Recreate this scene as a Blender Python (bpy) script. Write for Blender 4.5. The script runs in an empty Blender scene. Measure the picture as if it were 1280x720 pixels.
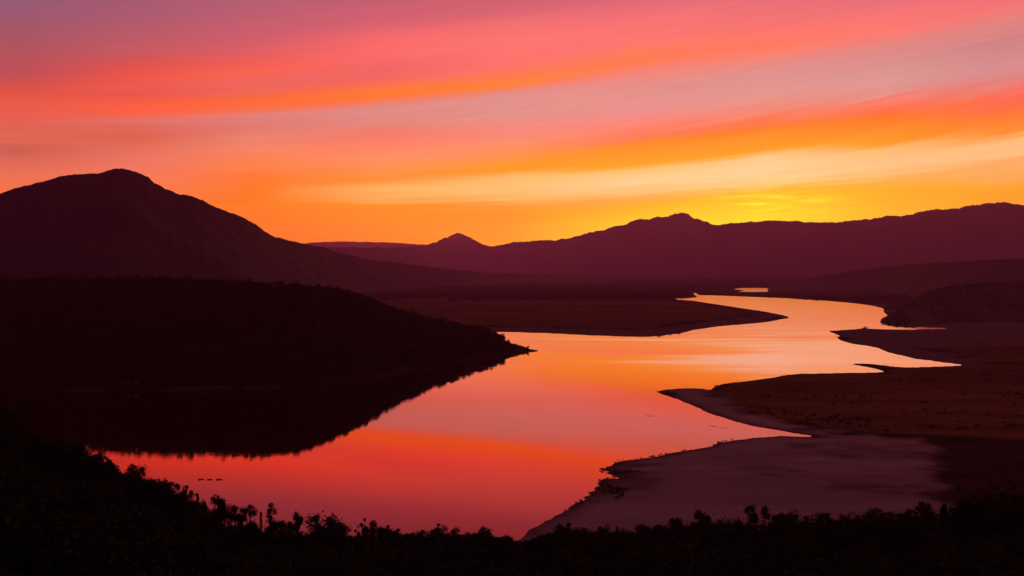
import bpy, math, random
import numpy as np
from mathutils import Vector

random.seed(7)
rng = np.random.default_rng(11)
scene = bpy.context.scene
col = scene.collection

# ------------------------------------------------------------------ camera geometry
H = 150.0                 # camera height above the estuary, metres
F = 1150.0                # focal length in pixels of a 1280 px wide frame
PITCH = math.atan(27 / F)
CP, SP = math.cos(PITCH), math.sin(PITCH)

def ray(x, y):
    u = 360.0 - y
    return x - 640.0, F * CP + u * SP, -F * SP + u * CP

def ground(x, y, z=0.0):
    dx, dy, dz = ray(x, y)
    t = (z - H) / dz
    return dx * t, dy * t

def at(x, y, D):
    """world point seen at (x, y) at forward distance D"""
    dx, dy, dz = ray(x, y)
    return dx / dy * D, D, H + dz / dy * D

# ------------------------------------------------------------------ helpers
def tag(o, label=None, cat=None, group=None, kind=None):
    if label: o['label'] = label
    if cat: o['category'] = cat
    if group: o['group'] = group
    if kind: o['kind'] = kind
    return o

def mesh_np(name, V, Q, mat=None, smooth=True, k=4):
    V = np.asarray(V, dtype=np.float32).reshape(-1, 3)
    Q = np.asarray(Q, dtype=np.int32).reshape(-1, k)
    me = bpy.data.meshes.new(name)
    me.vertices.add(len(V)); me.vertices.foreach_set('co', V.ravel())
    me.loops.add(Q.size); me.loops.foreach_set('vertex_index', Q.ravel())
    me.polygons.add(len(Q))
    me.polygons.foreach_set('loop_start', np.arange(len(Q), dtype=np.int32) * k)
    me.polygons.foreach_set('loop_total', np.full(len(Q), k, dtype=np.int32))
    me.update(calc_edges=True)
    me.polygons.foreach_set('use_smooth', np.full(len(Q), smooth, dtype=bool))
    if mat: me.materials.append(mat)
    return me

def link(name, me, parent=None, loc=(0, 0, 0)):
    o = bpy.data.objects.new(name, me)
    col.objects.link(o)
    o.location = loc
    if parent: o.parent = parent
    return o

def vnoise(x, y, seed=0):
    """value noise, vectorised"""
    xi = np.floor(x).astype(np.int64); yi = np.floor(y).astype(np.int64)
    fx = x - xi; fy = y - yi
    fx = fx * fx * (3 - 2 * fx); fy = fy * fy * (3 - 2 * fy)
    def h(a, b):
        n = (a * 374761393 + b * 668265263 + seed * 1442695041) & 0xFFFFFFFF
        n = ((n ^ (n >> 13)) * 1274126177) & 0xFFFFFFFF
        n = n ^ (n >> 16)
        return (n & 0xFFFFFF) / float(0xFFFFFF)
    a, b, c, d = h(xi, yi), h(xi + 1, yi), h(xi, yi + 1), h(xi + 1, yi + 1)
    return (a * (1 - fx) + b * fx) * (1 - fy) + (c * (1 - fx) + d * fx) * fy

def fbm(x, y, s, oct=5, seed=0, gain=0.5):
    x = np.asarray(x, float) / s; y = np.asarray(y, float) / s
    t = 0; a = 1; n = 0
    for i in range(oct):
        t = t + a * vnoise(x, y, seed + i * 17); n += a
        a *= gain; x = x * 2.03 + 11.7; y = y * 2.03 - 5.3
    return t / n            # 0..1

def ridged(x, y, s, oct=5, seed=0):
    x = np.asarray(x, float) / s; y = np.asarray(y, float) / s
    t = 0; a = 1; n = 0
    for i in range(oct):
        t = t + a * (1 - np.abs(2 * vnoise(x, y, seed + i * 17) - 1)); n += a
        a *= 0.5; x = x * 2.03 + 11.7; y = y * 2.03 - 5.3
    return t / n

def smooth01(t):
    t = np.clip(t, 0, 1)
    return t * t * (3 - 2 * t)

# ------------------------------------------------------------------ materials
def new_mat(name):
    m = bpy.data.materials.new(name); m.use_nodes = True
    nt = m.node_tree; nt.nodes.clear()
    out = nt.nodes.new('ShaderNodeOutputMaterial')
    return m, nt, out

def varied(name, c1, c2, scale, rough=0.9, bump=0.0, detail=6.0):
    m, nt, out = new_mat(name)
    tc = nt.nodes.new('ShaderNodeNewGeometry')
    n = nt.nodes.new('ShaderNodeTexNoise'); n.inputs['Scale'].default_value = scale
    n.inputs['Detail'].default_value = detail
    nt.links.new(tc.outputs['Position'], n.inputs['Vector'])
    r = nt.nodes.new('ShaderNodeValToRGB')
    r.color_ramp.elements[0].position = 0.35; r.color_ramp.elements[0].color = (*c1, 1)
    r.color_ramp.elements[1].position = 0.65; r.color_ramp.elements[1].color = (*c2, 1)
    nt.links.new(n.outputs['Fac'], r.inputs['Fac'])
    b = nt.nodes.new('ShaderNodeBsdfPrincipled')
    b.inputs['Roughness'].default_value = rough
    b.inputs['Specular IOR Level'].default_value = 0.15
    nt.links.new(r.outputs['Color'], b.inputs['Base Color'])
    if bump:
        bp = nt.nodes.new('ShaderNodeBump'); bp.inputs['Strength'].default_value = 0.6
        bp.inputs['Distance'].default_value = bump
        nt.links.new(n.outputs['Fac'], bp.inputs['Height'])
        nt.links.new(bp.outputs['Normal'], b.inputs['Normal'])
    nt.links.new(b.outputs['BSDF'], out.inputs['Surface'])
    return m

M_BARK = varied('bark', (0.035, 0.026, 0.02), (0.07, 0.052, 0.04), 3.0)
M_LEAF = varied('leaves_dark', (0.014, 0.015, 0.007), (0.032, 0.032, 0.014), 0.6)
M_LEAF2 = varied('leaves_olive', (0.02, 0.02, 0.01), (0.042, 0.038, 0.018), 0.5)
M_TUSS = varied('dry_tussock', (0.05, 0.036, 0.018), (0.11, 0.075, 0.035), 0.4)
M_WOOD = varied('wood_canopy', (0.012, 0.016, 0.007), (0.032, 0.034, 0.014), 0.06)
M_HILL = varied('hill_scrub', (0.012, 0.014, 0.007), (0.03, 0.028, 0.014), 0.03, bump=3)
M_SLOPE = varied('slope_scrub', (0.012, 0.014, 0.007), (0.028, 0.026, 0.013), 0.15, bump=0.5)
M_MOUNT = varied('mountain_rock', (0.016, 0.015, 0.011), (0.03, 0.026, 0.018), 0.006, bump=8, detail=10)
M_MOUNT2 = varied('far_mountain_rock', (0.02, 0.018, 0.014), (0.04, 0.033, 0.025), 0.003, bump=20, detail=10)
M_WALL = varied('whitewash', (0.55, 0.50, 0.45), (0.72, 0.67, 0.6), 0.4)
M_SHED = varied('weathered_boards', (0.14, 0.12, 0.10), (0.2, 0.17, 0.15), 2)
M_ROOF = varied('roof_tile', (0.09, 0.05, 0.035), (0.15, 0.08, 0.055), 0.8)
M_DOOR = varied('dark_timber', (0.03, 0.02, 0.015), (0.05, 0.035, 0.025), 4)
M_HULL = varied('boat_paint', (0.05, 0.045, 0.04), (0.09, 0.08, 0.07), 3)
M_HULLP = varied('boat_paint_pale', (0.25, 0.22, 0.2), (0.34, 0.3, 0.27), 3)
M_MUD = varied('wet_mud', (0.05, 0.035, 0.03), (0.1, 0.07, 0.06), 0.3, rough=0.5)

def glass_mat():
    m, nt, out = new_mat('window_glass')
    b = nt.nodes.new('ShaderNodeBsdfPrincipled')
    b.inputs['Base Color'].default_value = (0.02, 0.02, 0.022, 1)
    b.inputs['Roughness'].default_value = 0.08
    nt.links.new(b.outputs['BSDF'], out.inputs['Surface'])
    return m
M_GLASS = glass_mat()

def ground_material():
    m, nt, out = new_mat('estuary_ground')
    N, L = nt.nodes, nt.links
    geo = N.new('ShaderNodeNewGeometry')
    att = N.new('ShaderNodeAttribute'); att.attribute_name = 'cover'
    sep = N.new('ShaderNodeSeparateColor'); L.new(att.outputs['Color'], sep.inputs['Color'])
    def noise(scale, vec=None, detail=6):
        n = N.new('ShaderNodeTexNoise'); n.inputs['Scale'].default_value = scale
        n.inputs['Detail'].default_value = detail
        L.new(vec or geo.outputs['Position'], n.inputs['Vector']); return n.outputs['Fac']
    def ramp(fac, p0, c0, p1, c1):
        r = N.new('ShaderNodeValToRGB'); e = r.color_ramp.elements
        e[0].position, e[0].color, e[1].position, e[1].color = p0, (*c0, 1), p1, (*c1, 1)
        L.new(fac, r.inputs['Fac']); return r.outputs['Color']
    def mix(fac, a, b):
        x = N.new('ShaderNodeMix'); x.data_type = 'RGBA'
        L.new(fac, x.inputs['Factor']); L.new(a, x.inputs['A']); L.new(b, x.inputs['B'])
        return x.outputs['Result']
    big = noise(0.008); mid = noise(0.04); fine = noise(0.5, detail=8)
    # tidal streaks, stretched across the valley
    mp = N.new('ShaderNodeMapping'); mp.inputs['Scale'].default_value = (0.006, 0.03, 0.03)
    mp.inputs['Rotation'].default_value = (0, 0, math.radians(6))
    L.new(geo.outputs['Position'], mp.inputs['Vector'])
    streak = noise(1.0, mp.outputs['Vector'], 5)
    scrub = ramp(mid, 0.35, (0.028, 0.022, 0.014), 0.7, (0.07, 0.05, 0.032))
    marsh = ramp(streak, 0.35, (0.12, 0.078, 0.028), 0.65, (0.22, 0.13, 0.042))
    sand = ramp(streak, 0.3, (0.30, 0.255, 0.235), 0.7, (0.40, 0.34, 0.315))
    wet = ramp(mid, 0.3, (0.12, 0.09, 0.08), 0.7, (0.20, 0.155, 0.14))
    c = mix(sep.outputs['Green'], scrub, marsh)
    c = mix(sep.outputs['Red'], c, sand)
    c = mix(sep.outputs['Blue'], c, wet)
    f2 = ramp(fine, 0.3, (0.82, 0.82, 0.82), 0.7, (1.12, 1.12, 1.12))
    mm = N.new('ShaderNodeMix'); mm.data_type = 'RGBA'; mm.blend_type = 'MULTIPLY'
    mm.inputs['Factor'].default_value = 1.0
    L.new(c, mm.inputs['A']); L.new(f2, mm.inputs['B'])
    b = N.new('ShaderNodeBsdfDiffuse')
    L.new(mm.outputs['Result'], b.inputs['Color'])
    bp = N.new('ShaderNodeBump'); bp.inputs['Strength'].default_value = 0.5; bp.inputs['Distance'].default_value = 0.4
    L.new(fine, bp.inputs['Height']); L.new(bp.outputs['Normal'], b.inputs['Normal'])
    L.new(b.outputs['BSDF'], out.inputs['Surface'])
    return m
M_GROUND = ground_material()

def water_material():
    m, nt, out = new_mat('still_water')
    N, L = nt.nodes, nt.links
    geo = N.new('ShaderNodeNewGeometry')
    mp = N.new('ShaderNodeMapping'); mp.inputs['Scale'].default_value = (0.12, 0.35, 0.3)
    L.new(geo.outputs['Position'], mp.inputs['Vector'])
    rip = N.new('ShaderNodeTexNoise'); rip.inputs['Scale'].default_value = 1.0; rip.inputs['Detail'].default_value = 4
    L.new(mp.outputs['Vector'], rip.inputs['Vector'])
    # cat's paws: long patches where a breath of wind roughens the surface
    mp2 = N.new('ShaderNodeMapping'); mp2.inputs['Scale'].default_value = (0.0016, 0.009, 0.01)
    mp2.inputs['Rotation'].default_value = (0, 0, math.radians(-8))
    L.new(geo.outputs['Position'], mp2.inputs['Vector'])
    pat = N.new('ShaderNodeTexNoise'); pat.inputs['Scale'].default_value = 1.0; pat.inputs['Detail'].default_value = 5
    L.new(mp2.outputs['Vector'], pat.inputs['Vector'])
    mr = N.new('ShaderNodeMapRange'); mr.inputs['From Min'].default_value = 0.45; mr.inputs['From Max'].default_value = 0.7
    mr.inputs['To Min'].default_value = 0.004; mr.inputs['To Max'].default_value = 0.03
    L.new(pat.outputs['Fac'], mr.inputs['Value'])
    bp = N.new('ShaderNodeBump'); bp.inputs['Strength'].default_value = 1.0
    L.new(mr.outputs['Result'], bp.inputs['Distance']); L.new(rip.outputs['Fac'], bp.inputs['Height'])
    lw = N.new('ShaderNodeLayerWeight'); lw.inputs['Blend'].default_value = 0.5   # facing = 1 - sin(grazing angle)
    r = N.new('ShaderNodeValToRGB')  # sunset reflection tones painted into the gloss tint, set by hand per viewing angle
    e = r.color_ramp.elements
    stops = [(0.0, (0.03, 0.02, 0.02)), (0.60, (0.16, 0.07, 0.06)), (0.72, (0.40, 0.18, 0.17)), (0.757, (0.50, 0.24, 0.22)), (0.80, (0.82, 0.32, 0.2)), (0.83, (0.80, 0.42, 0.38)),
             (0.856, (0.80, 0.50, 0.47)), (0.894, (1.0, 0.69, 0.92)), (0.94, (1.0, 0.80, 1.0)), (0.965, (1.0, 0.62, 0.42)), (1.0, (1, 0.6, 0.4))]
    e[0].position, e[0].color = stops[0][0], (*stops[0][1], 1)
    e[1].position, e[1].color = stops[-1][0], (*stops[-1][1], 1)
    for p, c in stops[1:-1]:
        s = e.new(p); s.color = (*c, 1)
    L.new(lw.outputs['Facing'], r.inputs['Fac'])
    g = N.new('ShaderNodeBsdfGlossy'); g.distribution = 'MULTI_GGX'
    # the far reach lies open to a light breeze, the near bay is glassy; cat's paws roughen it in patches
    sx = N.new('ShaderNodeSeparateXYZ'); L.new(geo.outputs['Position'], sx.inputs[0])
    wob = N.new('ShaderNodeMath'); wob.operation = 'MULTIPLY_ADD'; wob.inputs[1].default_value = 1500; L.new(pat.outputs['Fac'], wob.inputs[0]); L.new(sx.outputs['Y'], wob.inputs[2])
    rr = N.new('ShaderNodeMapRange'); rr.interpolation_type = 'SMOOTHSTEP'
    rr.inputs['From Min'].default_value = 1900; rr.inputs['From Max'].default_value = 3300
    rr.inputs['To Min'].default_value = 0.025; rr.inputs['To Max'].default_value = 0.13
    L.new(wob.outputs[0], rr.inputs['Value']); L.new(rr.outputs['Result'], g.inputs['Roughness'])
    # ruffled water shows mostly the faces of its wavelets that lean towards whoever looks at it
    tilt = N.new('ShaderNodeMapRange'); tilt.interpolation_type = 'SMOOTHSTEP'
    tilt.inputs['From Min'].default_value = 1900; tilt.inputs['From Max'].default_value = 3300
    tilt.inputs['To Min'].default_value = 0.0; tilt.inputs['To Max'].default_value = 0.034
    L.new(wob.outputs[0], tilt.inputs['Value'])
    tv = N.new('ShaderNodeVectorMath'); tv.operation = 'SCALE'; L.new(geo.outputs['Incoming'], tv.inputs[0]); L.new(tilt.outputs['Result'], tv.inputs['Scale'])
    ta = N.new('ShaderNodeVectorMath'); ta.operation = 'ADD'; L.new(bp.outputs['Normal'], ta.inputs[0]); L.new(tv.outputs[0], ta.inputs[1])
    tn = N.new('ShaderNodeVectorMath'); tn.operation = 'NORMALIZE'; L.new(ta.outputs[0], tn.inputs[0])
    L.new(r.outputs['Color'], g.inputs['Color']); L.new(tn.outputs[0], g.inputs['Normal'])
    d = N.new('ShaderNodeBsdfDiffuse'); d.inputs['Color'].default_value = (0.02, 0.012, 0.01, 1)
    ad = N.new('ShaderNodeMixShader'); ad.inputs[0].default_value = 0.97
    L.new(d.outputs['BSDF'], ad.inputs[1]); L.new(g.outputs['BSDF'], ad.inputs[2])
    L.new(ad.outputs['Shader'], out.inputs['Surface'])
    return m
M_WATER = water_material()

# ------------------------------------------------------------------ shoreline (drawn on the flat ground plane)
WATER = [(-420, 492), (-200, 490), (0, 489), (85, 489), (200, 488), (350, 486), (390, 482), (430, 477), (475, 469), (520, 461), (560, 454), (600, 447.5), (640, 442),
    (662, 439.4), (672, 438), (664, 436.6), (640, 431), (622, 427), (560, 424), (500, 423), (490, 418), (560, 415), (622, 415), (680, 416.5),
    (740, 419.5), (770, 420.5), (800, 421.5), (826, 420.5), (834, 419), (850, 417), (868, 412.5), (900, 408), (930, 405.5), (960, 402.5), (975, 399.5), (987, 397.5),
    (985, 395.5), (972, 392.5), (960, 390), (940, 387), (920, 384), (900, 381), (882, 378.3), (866, 375.8), (845, 374.4), (842, 373.6), (856, 373.2), (868, 372), (872, 371), (867, 367.5), (869, 366), (874, 369),
    (890, 369.2), (915, 370.2), (950, 371.6), (985, 373), (1000, 374.2), (1035, 376.2), (1062, 378.6), (1080, 380.6), (1092, 382.6), (1104, 385.5),
    (1105, 390), (1110, 395.5), (1122, 400.5), (1134, 405), (1142, 408), (1158, 409.6), (1170, 409.9), (1186, 410.2), (1168, 411.4), (1140, 411.8), (1105, 411.7), (1088, 410.6), (1080, 409.8), (1070, 411.2), (1050, 412.6),
    (1033, 413.6), (1042, 416.5), (1049, 419.5), (1046, 422), (1050, 425), (1062, 429.4), (1085, 432.6), (1096, 434.8), (1110, 440.4), (1130, 445.4), (1148, 449.6), (1160, 450.4), (1180, 453.5),
    (1206, 456), (1190, 457.2), (1160, 458.4), (1135, 459.2), (1120, 458.4), (1100, 455.8), (1080, 454.2), (1062, 454.6), (1072, 457), (1088, 459.6), (1100, 462.4), (1107, 465), (1080, 465.8),
    (1050, 466), (1000, 467), (985, 468.4), (960, 472.5), (930, 476.5), (905, 479.4), (896, 482), (888, 487.2), (878, 485.6), (850, 485.2), (832, 486.8), (818, 489.8), (832, 494.5),
    (850, 500.5), (866, 507), (884, 515.5), (900, 521), (920, 527.5), (945, 533.5), (975, 538.5), (1005, 543.6), (1024, 546), (1000, 546), (975, 545), (945, 547), (915, 550.6), (897, 553.5), (888, 558.5), (860, 562.5), (835, 566.5),
    (820, 570.5), (800, 573), (782, 575.5), (770, 578.5), (764, 580.5), (768, 582), (757, 583.6), (760, 585.6), (749, 587.4), (756, 589), (763, 589.6), (752, 591), (760, 593), (770, 595), (773, 597.8), (764, 597.4), (755, 599.6), (744, 601.2), (751, 602.6), (741, 605), (749, 607.6), (740, 610), (744, 612.4), (733, 615.4), (737, 618), (728, 621), (730, 624), (719, 628.5), (714, 632), (700, 642), (682, 652), (668, 659), (652, 664),
    (640, 668), (610, 674), (560, 684), (500, 694), (440, 700), (350, 705), (250, 690), (150, 660), (50, 640), (-80, 610), (-250, 560), (-420, 520)]
POND = [(916, 361.6), (926, 360.2), (945, 359.9), (966, 360.1), (972, 361.9), (980, 363.2), (966, 364.4), (945, 364.9), (922, 364.6), (932, 362.8)]

def poly_ground(P): return np.array([ground(x, y) for x, y in P])

def signed_dist(X, Y, P):
    """positive outside the polygon"""
    best = np.full(X.shape, 1e18); inside = np.zeros(X.shape, bool)
    n = len(P)
    for i in range(n):
        ax, ay = P[i]; bx, by = P[(i + 1) % n]
        ex, ey = bx - ax, by - ay
        t = np.clip(((X - ax) * ex + (Y - ay) * ey) / (ex * ex + ey * ey + 1e-9), 0, 1)
        d = (X - ax - t * ex) ** 2 + (Y - ay - t * ey) ** 2
        np.minimum(best, d, out=best)
        if ay != by:
            c = ((ay > Y) != (by > Y)) & (X < (bx - ax) * (Y - ay) / (by - ay) + ax)
            inside ^= c
    d = np.sqrt(best)
    return np.where(inside, -d, d)

# ------------------------------------------------------------------ terrain sheet (polar grid round the viewpoint)
yr = np.concatenate([np.arange(330, 70, -1.0), np.arange(70, 24, -0.4), np.arange(24, 6, -0.4), np.arange(6, 4.9, -0.5)])
Dr = np.concatenate([[5, 40, 100, 200, 320, 420, 480], H * F / yr])
Dr = np.unique(Dr[(Dr < 34500)])
Dr = np.append(Dr, 34500)
azf = np.radians(np.arange(-33, 33.01, 0.06))
azb = np.radians(np.arange(35, 325, 2.5))
azs = np.concatenate([azf, azb])
A, R = np.meshgrid(azs, Dr)
TX, TY = np.sin(A) * R, np.cos(A) * R
def shore_dist(X, Y):
    d = np.minimum(signed_dist(X, Y, poly_ground(WATER)), signed_dist(X, Y, poly_ground(POND)))
    r = np.hypot(X, Y)
    return d + (fbm(X, Y, 22, 4, 5) - 0.5) * (3.0 + r * 0.0016) + (fbm(X, Y * 1.6, 7, 4, 15) - 0.5) * 3.2 * np.clip(1.6 - r / 1200, 0.25, 1)
sd = shore_dist(TX, TY)
bank = 0.9 * (1 - np.exp(-np.maximum(sd, 0) / 14)) + np.clip(sd * 0.0015, 0, 2.5) + (fbm(TX, TY, 60, 4, 9) - 0.4) * np.clip(sd / 60, 0, 1) * 1.2
TZ = np.where(sd > 0, np.maximum(bank, 0.02 + np.minimum(sd, 10) * 0.01), -2.0 * (1 - np.exp(np.minimum(sd, 0) / 8)))
nr, nc = TX.shape
idx = np.arange(nr * nc).reshape(nr, nc)
q = np.stack([idx[:-1, :], idx[1:, :], np.roll(idx, -1, 1)[1:, :], np.roll(idx, -1, 1)[:-1, :]], -1).reshape(-1, 4)
me = mesh_np('terrain', np.stack([TX, TY, TZ], -1), q[:, ::-1], M_GROUND)
# land cover, drawn where it lies on the ground
SANDS = [[(640, 672), (700, 640), (745, 590), (800, 568), (897, 550), (960, 541), (1060, 545), (1150, 551), (1172, 562), (1178, 600), (1172, 660), (1150, 720), (640, 720)],
         [(816, 488), (850, 484), (886, 484), (905, 500), (930, 518), (980, 532), (1060, 543), (1120, 550), (1040, 552), (970, 541), (880, 520)]]
MUDS = [[(1030, 410), (1110, 409), (1190, 410), (1290, 416), (1290, 430), (1150, 436), (1215, 456), (1150, 454), (1060, 432)],
        [(1100, 380), (1140, 400), (1200, 404), (1320, 404), (1320, 415), (1190, 412), (1130, 408)],
        [(560, 409), (680, 411), (800, 414), (880, 403), (940, 396), (960, 390), (990, 397), (900, 412), (800, 424), (620, 418)]]
MARSHES = [[(884, 488), (905, 477), (985, 466), (1110, 463), (1120, 458), (1210, 455), (1400, 452), (1400, 560), (1180, 549), (1060, 538), (960, 524), (910, 508)],
           [(470, 376), (560, 372), (700, 373), (842, 375), (880, 381), (920, 386), (945, 391), (900, 398), (860, 404), (800, 411), (700, 409), (600, 407), (500, 402)],
           [(1150, 424), (1400, 420), (1400, 455), (1210, 452)],
           [(1060, 549), (1150, 553), (1175, 566), (1120, 567), (1040, 558)]]
def cover(polys, seed, soft=1.0):
    w = np.zeros(TX.shape)
    for P in polys:
        d = -signed_dist(TX, TY, poly_ground(P))
        n = (fbm(TX / 1.6, TY, 40, 5, seed) - 0.5)
        w = np.maximum(w, smooth01((d + n * 0.075 * R) / (R * 0.012 * soft) + 0.5))
    return w
C = np.zeros((nr * nc, 4), np.float32); C[:, 3] = 1
C[:, 0] = cover(SANDS, 21, 2.2).ravel(); C[:, 1] = cover(MARSHES, 31).ravel()
rim = np.clip(1.25 - np.maximum(sd, 0) / (3 + R * 0.004) , 0, 1) * (0.4 + 0.6 * fbm(TX, TY, 50, 4, 77))
C[:, 0] *= 1 - rim.ravel(); C[:, 1] *= 1 - rim.ravel()
DARK = [[(742, 585), (800, 566), (845, 564), (858, 575), (850, 590), (830, 600), (800, 612), (760, 626), (725, 634), (735, 605)],
        [(1010, 560), (1080, 556), (1178, 558), (1178, 572), (1120, 576), (1060, 572)], [(1000, 596), (1120, 606), (1178, 612), (1120, 618), (1040, 610)], [(900, 585), (1000, 590), (960, 597)]]
dk = cover(DARK, 51, 3.0) * smooth01((fbm(TX, TY * 2, 26, 5, 93) - 0.25) / 0.45)
C[:, 0] *= 1 - 0.6 * dk.ravel()
C[:, 0] *= (0.72 + 0.28 * smooth01((fbm(TX * 0.5, TY * 1.5, 55, 5, 131) - 0.3) / 0.35)).ravel()
C[:, 1] *= (0.6 + 0.4 * smooth01((fbm(TX * 0.4, TY, 120, 6, 137) - 0.3) / 0.3)).ravel()
edgewet = smooth01(1.3 - sd / (5 + 14 * fbm(TX, TY, 40, 4, 171) + R * 0.002)) * (sd > 0) * cover(SANDS, 21) * 0.6
C[:, 2] = np.maximum(np.maximum(cover(MUDS, 41) * 0.9, dk * 0.3), edgewet).ravel()
ca = me.color_attributes.new('cover', 'FLOAT_COLOR', 'POINT')
ca.data.foreach_set('color', C.ravel())
tag(link('terrain', me), 'low estuary flats of marsh, mud and sand along the winding water', 'terrain', kind='structure')

# ------------------------------------------------------------------ water
xs = np.linspace(-3000, 4200, 13); ys = np.linspace(330, 7200, 13)
gx, gy = np.meshgrid(xs, ys); gi = np.arange(169).reshape(13, 13)
wq = np.stack([gi[:-1, :-1], gi[:-1, 1:], gi[1:, 1:], gi[1:, :-1]], -1)
tag(link('water', mesh_np('water', np.stack([gx, gy, gx * 0], -1), wq, M_WATER)),
    'still winding lagoon mirroring the sunset', 'water', kind='structure')

# ------------------------------------------------------------------ hills and mountains
def interp(tr, x, k):
    return np.interp(x, [t[0] for t in tr], [t[k] for t in tr])

def relief(name, trace, x0, x1, dx, front, back, mat, label, seed, rough, nrow=70, shape=1.25, crest=1.0, base=-4.0, prof=None, hmin=0):
    """a ridge: its crest follows trace (x, y, forward distance); it falls away in front and behind"""
    xs = np.arange(x0, x1 + dx, dx)
    y = interp(trace, xs, 1); D = interp(trace, xs, 2)
    kn = np.hanning(61); kn /= kn.sum()
    D = np.convolve(np.pad(D, 30, mode='edge'), kn, 'valid')      # smooth ridge line in plan
    cx, cy, cz = at(xs, y, D)
    u = cx / cy
    f = front(xs, D) if callable(front) else np.full(xs.shape, front)
    b = back(xs, D) if callable(back) else np.full(xs.shape, back)
    jit = ((fbm(xs, xs * 0, 9, 3, seed + 90) - 0.5) * 1.2 + (fbm(xs, xs * 0 + 7, 2.6, 4, seed + 91) - 0.5) * 1.1) * crest
    cz = cz + jit * D / F * 2.0
    cz = np.maximum(cz, hmin)
    tf = np.linspace(0, 1, nrow) ; tb = np.linspace(0, 1, 24)[1:]
    rows = []
    for t in tf:
        Dy = D - f * (1 - t)
        X, Y = u * Dy, Dy
        g = t ** shape
        n = ridged(X, Y, rough * 6, 6, seed)
        fade = np.sin(math.pi * min(1, t)) ** 0.7 if 0 < t < 1 else 0
        Z = base + (cz - base) * g * (1 - fade * 0.34 * (1 - n) * 1.6)
        rows.append(np.stack([X, Y, Z], -1))
    for t in tb:
        Dy = D + b * t
        X, Y = u * Dy, Dy
        n = ridged(X, Y, rough * 6, 5, seed + 3)
        g = 0.5 + 0.5 * math.cos(math.pi * t)
        Z = base + (cz - base) * g * (1 - 0.3 * math.sin(math.pi * t) * (1 - n)) - t * 2
        rows.append(np.stack([X, Y, Z], -1))
    V = np.array(rows); a, c = V.shape[:2]
    i = np.arange(a * c).reshape(a, c)
    q = np.stack([i[:-1, :-1], i[:-1, 1:], i[1:, 1:], i[1:, :-1]], -1)
    o = link(name, mesh_np(name, V, q, mat))
    tag(o, label, name.split('_')[-1], kind='structure')
    return o, V

LEFT_MT = [(-900, 330, 3200), (-500, 300, 3200), (-250, 272, 3200), (-100, 258, 3200), (0, 241, 3300), (20, 235, 3300), (45, 229, 3350), (65, 224, 3350), (80, 219.5, 3400), (100, 217.5, 3400), (125, 216, 3450), (140, 211.5, 3450),
    (150, 210, 3500), (160, 211.5, 3500), (172, 216, 3500), (185, 220, 3550), (193, 229, 3600), (205, 235, 3650), (225, 243.5, 3700), (240, 245, 3800), (255, 251, 3850), (270, 259.5, 3900), (290, 266, 4000), (305, 273, 4150), (318, 279, 4250), (330, 289, 4400), (345, 296.5, 4600),
    (365, 301.5, 4900), (385, 305.5, 5200), (405, 309, 5600), (430, 317, 6000), (455, 323, 6400), (480, 326.5, 6800), (520, 331, 7300), (550, 335, 7700), (575, 338, 8000), (600, 340, 8300), (650, 342.5, 8800), (700, 344, 9200), (760, 344.6, 9500)]
relief('left_mountain', LEFT_MT, -900, 760, 1.5, lambda x, D: np.clip(D * 0.28, 700, 1400), lambda x, D: D * 0.4, M_MOUNT,
       'broad dark mountain rising at the left behind the wooded hill', 3, 130, shape=1.15, crest=0.9)

FAR_MT = [(300, 310, 10000), (400, 309.5, 10000), (430, 309.2, 10200), (470, 309.4, 10600), (500, 308.8, 11500), (530, 307.6, 14000), (545, 303.5, 17200), (555, 297.5, 17200), (563, 294.5, 17100), (571, 290.5, 17000), (579, 293, 17000), (588, 297.5, 17000), (600, 304, 17000), (612, 307, 16500), (628, 306.5, 16000), (640, 303, 15500), (660, 301.5, 15000),
    (690, 300.5, 14500), (710, 297.5, 14000), (735, 291, 13500), (755, 287, 13200), (775, 281, 13000), (782, 280.5, 12800), (790, 276.5, 12800), (800, 273.5, 12700), (812, 274, 12600), (822, 271.5, 12500), (832, 270, 12400), (842, 267.5, 12300), (852, 266.8, 12300), (860, 267.2, 12200), (863.5, 270.5, 12200), (867, 273, 12200), (871, 272, 12200), (877, 274.5, 12200), (884, 276.5, 12200), (889, 280.5, 12100), (897, 281.8, 12000), (908, 280.6, 12000), (912, 278.8, 12000), (925, 278.2, 12000), (940, 277, 12000), (965, 275, 11900), (985, 275.5, 11800),
    (1010, 277, 11800), (1045, 277.5, 11700), (1070, 275.5, 11500), (1090, 273.5, 11400), (1110, 270, 11200), (1140, 268.5, 11000), (1150, 264.5, 11000), (1170, 262.5, 10900), (1195, 260, 10800), (1215, 257.5, 10700), (1238, 253.5, 10600), (1255, 252.5, 10500), (1272, 255.5, 10500), (1290, 257, 10500), (1400, 250, 10200), (1700, 270, 10000), (2100, 310, 10000)]
FAR_MT = [(x, y, D * float(np.interp(x, [850, 1280], [1.42, 1.05]))) for x, y, D in FAR_MT]
relief('mountains', FAR_MT, 300, 2100, 1.5, lambda x, D: D * 0.22, lambda x, D: D * 0.2, M_MOUNT2,
       'long purple mountain range across the horizon with a small cone peak', 12, 420, shape=1.0, crest=1.2)

PLATEAU = [(200, 306, 32500), (380, 304.5, 32500), (395, 302.5, 32500), (430, 301.8, 32500), (480, 303, 32500), (520, 305.2, 32500), (560, 307, 32500), (640, 309, 32500), (800, 312, 32500)]
relief('far_hills', PLATEAU, 200, 800, 2, 3000, 1500, M_MOUNT2, 'faintest pale level ridge just left of the small cone peak', 44, 700, nrow=30, crest=0.5)

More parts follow.
